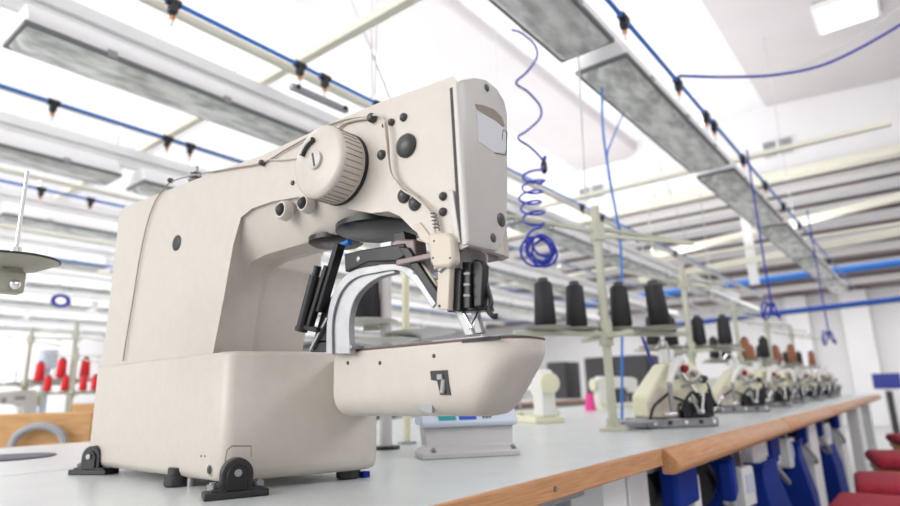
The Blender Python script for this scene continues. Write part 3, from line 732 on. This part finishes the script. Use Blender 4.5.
def place_stand(x, y, rz, lab, cm, lab_c, s=1., z=T, tilts=(0,0,0,0), skip=()):
    if not used_s[0]: st = stand0; used_s[0] = True; st.location=(x,y,z); st.rotation_euler=(0,0,rz); st['label']=lab; st['group']='thread stands'; st.scale=(s,)*3
    else: st = dup(stand0,(x,y,z),rz,lab,'thread stands',sc=s)
    pos = ['leftmost','second from left','second from right','rightmost']
    for i,(tx,ty) in enumerate(TR):
        if i in skip: continue
        wx = x+s*(tx*math.cos(rz)-ty*math.sin(rz)); wy = y+s*(tx*math.sin(rz)+ty*math.cos(rz))
        cone(cm[i] if isinstance(cm,list) else cm,(wx,wy,z+s*.256),'%s, %s' % (lab_c,pos[i]),'thread cones',tilts[i],s*1.0)
    return st
p = atz(608,431)
RZS = -.60
p = atz(614,431)
place_stand(p.x,p.y,RZS,'tall olive steel thread stand with black cones, nearest on the right','blackthread','black thread cone on the nearest right-hand thread stand',1.12,tilts=(0,0,0,-.25))
place_stand(2.76,.82,RZS,'second thread stand along the tables with black cones','blackthread','black thread cone on the second thread stand',1.15)
place_stand(3.55,.80,RZS,'third thread stand along the tables','x' and ['blackthread','blackthread','brownthread','blackthread'],'thread cone on the third thread stand')
place_stand(4.5,.82,RZS,'fourth thread stand along the tables with brown cones',['brownthread','blackthread','brownthread','brownthread'],'thread cone on the fourth thread stand')
place_stand(5.6,.85,RZS,'farthest thread stand along the tables',['brownthread','blackthread','blackthread','brownthread'],'thread cone on the farthest front-row thread stand')
# stand glimpsed through the machine arch
p = atz(386,449); 
t = thing('thread_stand','cream thread stand with flat trays glimpsed through the machine arch','thread stand',(p.x,p.y,T))
MB().cyl((0,0,0),(0,0,.62),.013,seg=16).build('pole','panelg',t); MB().lathe((0,0,0),[(.03,0),(.03,.006),(.001,.008)]).build('base_flange','black',t)
for dx,dy,z in ((-.035,.035,.262),(.05,-.06,.235),(.0,.0,.22)):
    MB().lathe((dx,dy,z),[(.001,0),(.03,0),(.075,.008),(.077,.010),(.03,.004),(.001,.004)],seg=28).build('tray','ivory2',t)
    MB().bar((0,0,z-.006),(dx,dy,z-.006),.012,.008).build('tray_arm','olive',t)
tc_ = cone('blackthread',(p.x-.03,p.y+.035,T+.272),'black thread cone seen through the machine arch','thread cones',0,1.3)
p = atz(407,444)
t = thing('thread_stand','slim ivory pole seen through the machine arch and below the bed','thread stand',(p.x,p.y,T))
MB().cyl((0,0,0),(0,0,.42),.009,seg=14).build('pole','ivory',t); MB().lathe((0,0,0),[(.022,0),(.022,.006),(.001,.008)]).build('base_flange','grey',t)
MB().cyl((0,0,.17),(0,0,.225),.015,seg=14).cyl((0,0,.24),(0,0,.27),.013,seg=14).build('collar','ivory',t)
MB().lathe((.06,-.03,.222),[(.001,0),(.03,0),(.07,.006),(.07,.009),(.001,.004)],seg=24).build('tray','olive',t)

# ------------------------------------------------------------------ overlockers
def make_overlocker():
    t = thing('overlock_machine','','sewing machine')
    MB().prism([(-.15,-.09,0),(.13,-.09,0),(.15,-.05,0),(.15,.09,0),(-.15,.09,0)],(0,0,.030)).build('bed','steel',t,bevel=.004)
    b = MB().loft([[(-.12,-.06,.03),(.13,-.06,.03),(.13,.08,.03),(-.12,.08,.03)],[(-.12,-.062,.10),(.13,-.062,.10),(.13,.08,.10),(-.12,.08,.10)],[(-.06,-.05,.165),(.12,-.05,.165),(.12,.08,.165),(-.06,.08,.165)],[(-.02,-.03,.21),(.09,-.03,.21),(.09,.07,.21),(-.02,.07,.21)]])
    body = b.build('body','ivory',t,bevel=.010,seg=3)
    MB().loft([[(-.13,-.085,.032),(-.02,-.085,.032),(-.02,-.06,.032),(-.13,-.06,.032)],[(-.13,-.085,.085),(-.02,-.085,.085),(-.02,-.06,.085),(-.13,-.06,.085)],[(-.09,-.075,.13),(-.03,-.075,.13),(-.03,-.05,.13),(-.09,-.05,.13)]]).build('front_cover','beige',t,bevel=.006)
    MB().box((-.19,-.07,.022),(.13,.13,.008)).build('work_plate','steel',t,bevel=.002)
    MB().lathe((.13,.01,.10),[(.001,.0),(.045,.0),(.05,.006),(.05,.018),(.04,.022),(.015,.022),(.015,.03),(.001,.03)],seg=28,axis=(1,0,0)).build('handwheel','black',t)
    arm = MB().tube(smooth_pts([(.05,.0,.20),(.02,-.06,.215),(-.03,-.10,.19),(-.06,-.115,.14)],5),[.022-.0007*k for k in range(16)],seg=12).build('presser_arm','ivory2',t)
    MB().box((-.062,-.118,.095),(.014,.012,.09)).build('presser_bar','steel',arm); MB().box((-.075,-.125,.046),(.05,.02,.006)).build('presser_foot','chrome',arm,bevel=.002)
    k = 0
    for x,z in ((-.005,.165),(.03,.185),(.065,.17),(.10,.15)):
        d = MB().lathe((x,-.055,z),[(.001,.0),(.004,.0),(.004,.010),(.014,.012),(.014,.016),(.006,.018),(.009,.020),(.009,.034),(.001,.035)],seg=18,axis=(0,-1,.15)).build('tension_dial',('steel','red','steel','black')[k],t); k += 1
    MB().tube(smooth_pts([(-.02,-.10,.05),(.0,-.115,.09),(.03,-.11,.11),(.06,-.10,.08),(.08,-.09,.04)],5),.006,seg=8).build('looper_arm','blackmetal',t)
    MB().box((.05,-.085,.055),(.12,.03,.045)).box((.09,-.10,.08),(.03,.02,.06)).build('looper_block','blackmetal',t,bevel=.003)
    MB().tube(smooth_pts([(.02,.02,.21),(.0,-.02,.27),(-.04,-.05,.285),(-.07,-.06,.26)],5),.004,seg=8).build('thread_guide','chrome',t)
    MB().bar((.12,-.07,.04),(.0,-.06,.21),.012,.008).build('guard_bar','chrome',t)
    for s in (-.12,.12):
        for q in (-.07,.07): MB().cyl((s,q,0.0),(s,q,-.001),.012,seg=12).build('foot','black',t)
    for i,(x,y,z,dx,dz,m_) in enumerate(((-.02,-.10,.06,.03,.03,'chrome'),(.02,-.11,.10,.02,-.05,'steel'),(.075,-.105,.11,-.02,-.06,'chrome'),(.10,-.095,.12,.015,-.05,'blackmetal'),(-.05,-.10,.10,.05,-.02,'blackmetal'),(.0,-.09,.13,.07,.02,'steel'),(.11,-.10,.05,.03,.04,'chrome'))):
        MB().cyl((x,y,z),(x+dx,y-.01,z+dz),.005,seg=10).ball((x+dx,y-.01,z+dz),.009).build('linkage',m_,t)
    for i,(x,z) in enumerate(((-.12,.016),(-.06,.016),(.0,.016),(.06,.016),(.11,.016),(.03,.04),(.09,.06))):
        MB().cyl((x,-.088 if z<.03 else -.098,z),(x,-.096 if z<.03 else -.106,z),.007,seg=10).build('screw','black' if i%2 else 'chrome',t)
    MB().tube(smooth_pts([(-.13,-.08,.03),(-.12,-.10,.07),(-.08,-.11,.10),(-.05,-.10,.12)],5),.005,seg=8).build('thread_tube','black',t)
    MB().box((.03,.05,.235),(.05,.04,.05)).build('oil_sight_cap','white',t,bevel=.008)
    return t
ov = make_overlocker()
p0 = atz(676,428)
ov.location = (p0.x+.07,p0.y+.03,T+.001); ov.rotation_euler = (0,0,-.75); ov.scale=(.78,.78,.86)
ov['label'] = 'cream overlock machine, nearest on the table to the right of the thread stand'; ov['group'] = 'overlock machines'
for k,x in enumerate((2.86,3.45,4.05,4.7,5.4,6.1)):
    dup(ov,(x,.68+.01*k,T+.001),-.6+.35*((k*7)%3-1),'cream overlock machine on the front tables, %s from the camera' % ordn[k+1],'overlock machines')
# flat-bed sewing machines
def make_flatbed():
    t = thing('sewing_machine','','sewing machine')
    MB().prism([(-.24,-.09,0),(.24,-.09,0),(.24,.09,0),(-.24,.09,0)],(0,0,.035)).build('bed','ivory',t,bevel=.005)
    b = MB()
    pr = [(.24,0,.035),(.24,0,.27),(.20,0,.30),(-.16,0,.285),(-.22,0,.27),(-.23,0,.14),(-.15,0,.14),(-.13,0,.19),(.08,0,.18),(.11,0,.15),(.12,0,.035)]
    b.prism([(x,-.045,z) for x,y,z in pr],(0,.09,0)).build('arm','ivory2',t,bevel=.012,seg=3)
    MB().lathe((.24,0,.22),[(.001,0),(.02,0),(.02,.01),(.055,.012),(.06,.018),(.06,.03),(.05,.034),(.02,.03),(.001,.03)],seg=28,axis=(1,0,0)).build('handwheel','ivory',t)
    MB().cyl((-.19,0,.14),(-.19,0,.06),.006).build('needle_bar','steel',t); MB().box((-.19,0,.042),(.03,.02,.008)).build('presser_foot','steel',t)
    MB().lathe((-.10,-.045,.22),[(.001,0),(.02,0),(.02,.01),(.008,.02),(.001,.02)],axis=(0,-1,0)).build('tension_dial','steel',t)
    MB().box((.05,-.046,.235),(.10,.004,.03)).build('name_panel','blue' if 0 else 'grey',t)
    return t
fb = make_flatbed()
p = atz(556,424)
fb.location = (p.x+.12,p.y+.16,T); fb.rotation_euler=(0,0,-2.2); fb['label']='ivory flat-bed sewing machine behind the tip of the cylinder bed'; fb['group']='flat-bed sewing machines'; fb.scale=(.62,)*3
k = 0
for x,y in ((2.45,1.5),(3.5,1.5),(4.6,1.5),(5.7,1.5)):
    dup(fb,(x,y,T),2.6,'pale flat-bed sewing machine on the second-row tables, %s from the camera' % ordn[k+1],'flat-bed sewing machines'); k += 1
for i,(x,y) in enumerate(((1.05,3.7),(2.1,3.7),(3.2,3.7),(4.3,3.7))):
    dup(fb,(x,y,T),.5,'pale flat-bed sewing machine across the aisle, %s from the left' % ordn[i].replace('nearest','first'),'flat-bed sewing machines')
# red-threaded stands behind at left
def red(px, py, d, s, lab, labc, **k):
    c = CAM + ray(px,py)*d
    return place_stand(c.x,c.y,-.65,lab,'redthread',labc,s,T,**k)
red(66,420,4.1,1.0,'thread stand with red cones left of the machine base','red thread cone left of the machine base',skip=(0,3))
red(69,420,3.6,.68,'lower thread stand with red cones in front of the taller red one','red thread cone on the lower stand left of the machine base')
red(20,420,3.9,.9,'thread stand with red cones at far left','red thread cone at the left edge of the picture',skip=(1,3))
c = CAM + ray(47,366)*4.0
tag(MB().cyl((c.x,c.y,T+.30),(c.x,c.y,T+.40),.045,seg=20).box((c.x,c.y,T+.15),(.03,.03,.30)).box((c.x,c.y,T+.006),(.1,.1,.012)).build('bobbin_holder','lcd'), 'pale blue canister on a short post beside the red thread cones', 'canister')
c = CAM + ray(588,377)*3.4
t = thing('thread_cone','small bright pink thread cone far behind the nearest right thread stand','thread cone',(c.x,c.y,T))
MB().lathe((0,0,0),[(.03,0),(.03,.004),(.02,.09),(.001,.09)],seg=20).build('thread','pink',t); MB().cyl((0,0,.09),(0,0,.10),.01).build('cone_core','dark',t)

# ------------------------------------------------------------------ wooden chair with curved tube and boxes behind the table, left
c = CAM + ray(28,430)*2.75
t = thing('wooden_chair','orange plywood chair back with a curved grey tube behind the table at left','chair',(c.x,c.y,0),-.65)
MB().box((0,0,.66),(.42,.015,.34)).build('backrest','wood2',t,bevel=.03,seg=4)
MB().box((0,.22,.45),(.42,.42,.02)).build('seat','wood2',t,bevel=.01)
MB().tube(smooth_pts([(-.04,-.03,.45),(-.04,-.035,.60),(-.03,-.035,.73),(.0,-.035,.77),(.05,-.035,.785),(.10,-.035,.77),(.13,-.035,.73),(.14,-.035,.60),(.14,-.03,.45)],5),.014,seg=12).build('back_tube','grey',t)
for x in (-.19,.19):
    for y in (.02,.42): MB().cyl((x,y,0),(x,y,.45),.012,seg=10).build('leg','steel',t)
c = CAM + ray(88,425)*3.6
t = thing('wooden_box','small orange wooden crate with a dark drawer left of the machine','crate',(c.x,c.y,0),-.65)
MB().box((0,0,.36),(.30,.25,.72)).build('body','dark',t,bevel=.004); MB().box((0,0,.80),(.13,.12,.12)).build('upper_box','wood2',t,bevel=.01); MB().box((0,0,.73),(.30,.26,.02)).build('shelf_board','wood2',t,bevel=.004)
MB().box((0,-.135,.62),(.2,.02,.08)).build('drawer','white',t,bevel=.004)

# ------------------------------------------------------------------ under-table gear, bins, stools on the right
def make_bin():
    t = thing('blue_bin','','bin')
    w = .17; d = .15
    def r(z, a, b): return [(-a,-b,z),(a,-b,z),(a,b,z),(-a,b,z)]
    MB().loft([r(0,w*.95,d*.95),r(.40,w*.82,d*.8),r(.55,w*.62,d*.6),r(.60,w*.62,d*.6),r(.60,w*.56,d*.55),r(.50,w*.56,d*.55)]).build('body','bluebin',t,bevel=.012,seg=3)
    MB().loft([r(.595,w*.66,d*.64),r(.61,w*.66,d*.64),r(.61,w*.55,d*.54),r(.595,w*.55,d*.54)]).build('rim','bluebin',t,bevel=.002)
    return t
bn = make_bin()
bn.location = (2.25,.56,0); bn['label']='dark blue tapering plastic bin under the tables, nearest one'; bn['group']='blue bins'; bn.scale=(1.1,1.1,1.02)
dup(bn,(2.85,.56,0),.1,'dark blue tapering plastic bin under the tables, middle one','blue bins',1.05)
dup(bn,(4.0,.60,0),0,'dark blue tapering plastic bin under the tables, farthest one','blue bins',1.05)
def make_motor():
    t = thing('sewing_motor','','motor')
    MB().cyl((-.08,0,0),(.08,0,0),.065,seg=28).build('motor_body','black',t,bevel=.006)
    MB().cyl((.08,0,0),(.10,0,0),.05,seg=24).build('pulley','steel',t)
    MB().box((0,0,.075),(.10,.10,.03)).build('mount','bluebin',t,bevel=.004)
    MB().box((-.02,-.10,.02),(.16,.04,.10)).build('switch_box','bluebin',t,bevel=.01)
    MB().box((.09,-.09,-.02),(.05,.03,.09)).build('lever','white',t,bevel=.006)
    MB().tube(smooth_pts([(-.05,-.1,-.03),(-.03,-.14,-.10),(.04,-.13,-.12),(.08,-.08,-.06)],5),.008,seg=8).build('cable','grey',t)
    return t
mo = make_motor(); mo.location=(1.50,.60,.625); mo['label']='black sewing motor with blue switch box under the first rounded-edge table'; mo['group']='under-table motors'
dup(mo,(1.80,.58,.60),.2,'black motor with blue box just left of the nearest blue bin','under-table motors')
for k,x in enumerate((2.6,3.3,3.75,4.4)): dup(mo,(x,.62,.625),.1*k,'black motor with blue box under the tables, %s from the camera' % ordn[k+2],'under-table motors')
def ctrl(x, z, lab):
    t = thing('control_box', lab, 'control box', (x,.50,z),-.1,'white control boxes')
    MB().box((0,0,0),(.09,.05,.11)).build('case','white',t,bevel=.006); MB().box((0,-.027,.01),(.06,.004,.05)).build('front_label','lcd',t); MB().box((.0,0,.075),(.02,.02,.05)).build('bracket','steel',t)
ctrl(2.02,.57,'white control box hanging under the table beside the nearest blue bin'); ctrl(2.75,.60,'white control box hanging under the table before the middle blue bin'); ctrl(3.8,.60,'white control box hanging farthest along under the tables')
t = thing('bin_tray','pale blue tray with striped rim under the first rounded-edge table','tray',(1.55,.60,.47),0)
MB().loft([[(-.2,-.12,0),(.2,-.12,0),(.2,.12,0),(-.2,.12,0)],[(-.22,-.14,.05),(.22,-.14,.05),(.22,.14,.05),(-.22,.14,.05)],[(-.21,-.13,.05),(.21,-.13,.05),(.21,.13,.05),(-.21,.13,.05)],[(-.19,-.11,.01),(.19,-.11,.01),(.19,.11,.01),(-.19,.11,.01)]]).build('tray_body','lcd',t)
for s in (-.18,.18): MB().cyl((s,.12,.03),(s,.12,.25),.008,seg=8).build('hanger','steel',t)
def make_stool():
    t = thing('padded_stool','','stool')
    r = lambda z,a,b: [(-a,-b,z),(a,-b,z),(a,b,z),(-a,b,z)]
    MB().loft([r(.0,.17,.14),r(.015,.19,.16),r(.045,.195,.165),r(.060,.18,.15),r(.066,.12,.10)]).build('cushion','red',t,bevel=.012,seg=3)
    MB().box((0,0,-.010),(.36,.30,.02)).build('seat_board','wood2',t,bevel=.004)
    for sx in (-.15,.15):
        for sy in (-.12,.12): MB().bar((sx,sy,-.02),(sx*1.1,sy*1.1,-.45),.03,.03).build('leg','wood2',t)
    for sy in (-.13,.13): MB().box((0,sy,-.30),(.30,.02,.03)).build('stretcher','wood2',t)
    return t
st = make_stool(); ZS=.47
spots = [(898,509),(910,482),(912,456),(925,437)]
for k,q in enumerate(spots):
    p = atz(*q,z=ZS+.05)
    lab = 'stool with deep red padded seat at lower right, %s' % ['nearest and largest','second nearest','third nearest','farthest'][k]
    rz_ = .1
    if k == 0: st.location=(p.x,p.y,ZS); st['label']=lab; st['group']='red padded stools'
    else: dup(st,(p.x,p.y,ZS),rz_*k,lab,'red padded stools')
# dark blue crate at the far end
c = atz(886,384,.86) if 0 else atx(887,381,8.5)
t = thing('storage_crate','small dark blue crate on a stand at the far end of the tables','crate',(8.5,c.y,0))
MB().box((0,0,c.z),(.2,.26,.17)).build('crate_body','dblue',t,bevel=.01); MB().box((0,0,(c.z-.11)/2),(.06,.06,c.z-.11)).build('post','dark',t); MB().box((0,0,.01),(.4,.4,.02)).build('foot','dark',t)

# ------------------------------------------------------------------ world, lights, camera
w = bpy.data.worlds.new('world'); bpy.context.scene.world = w; w.use_nodes = True
w.node_tree.nodes['Background'].inputs[0].default_value = (.93,.965,1,1); w.node_tree.nodes['Background'].inputs[1].default_value = 1.1
def area(name, loc, target, sx, sy, power, col):
    l = bpy.data.lights.new(name,'AREA'); l.shape='RECTANGLE'; l.size=sx; l.size_y=sy; l.energy=power; l.color=col
    o = bpy.data.objects.new(name,l); COL.objects.link(o); o.location=loc; o.rotation_euler=(Vector(target)-Vector(loc)).to_track_quat('-Z','Y').to_euler(); return o
area('far_bay_fill', (11.5,2,2.75), (11.5,2,0), 5, 12, 300, (1,.99,.97))  # added fill that brightens the end wall and far background
area('left_bay_fill', (3,15,4.1), (3,15,0), 12, 7, 900, (1,1,1))  # added fill that lifts the dark left wall
area('aisle_fill', (1.5,-3.2,3.9), (.6,.3,1.1), 4, 1.5, 100, (.97,.98,1))  # added from high up to brighten the machine's face cover
area('side_fill', (-4.5,2.5,2.6), (1,1,1.2), 5, 3, 260, (1,.98,.95))  # added soft fill standing in for an assumed window out of view
area('hall_fill', (4,6,4.1), (4,6,0), 10, 6, 250, (1,1,1))  # added overhead fill for the hall, not one of its lamps
for y_ in (.775, 2.12, 3.24, 4.42, 6.82, 9.52):
    o_ = area('ceiling_fill', (4.0, y_, ZL+.262), (4.0, y_, 4), 9, .05, 45, (1,.99,1))  # added strips that brighten the ceiling, not real lamps on the trunking
cam = bpy.data.cameras.new('camera'); co = bpy.data.objects.new('camera', cam); COL.objects.link(co)
cam.sensor_width = 36; cam.sensor_fit='HORIZONTAL'; cam.lens = F/900*36; cam.clip_start=.02; cam.clip_end=100
co.matrix_world = Matrix.Translation(CAM) @ Matrix((vx,vy,vz)).to_4x4()
cam.dof.use_dof=True; cam.dof.focus_distance=.70; cam.dof.aperture_fstop=3.8; cam.dof.aperture_blades=9
sc = bpy.context.scene; sc.camera = co
sc.view_settings.view_transform='Standard'; sc.view_settings.look='None'; sc.view_settings.gamma=1; sc.view_settings.use_curve_mapping=False; sc.view_settings.exposure=.0
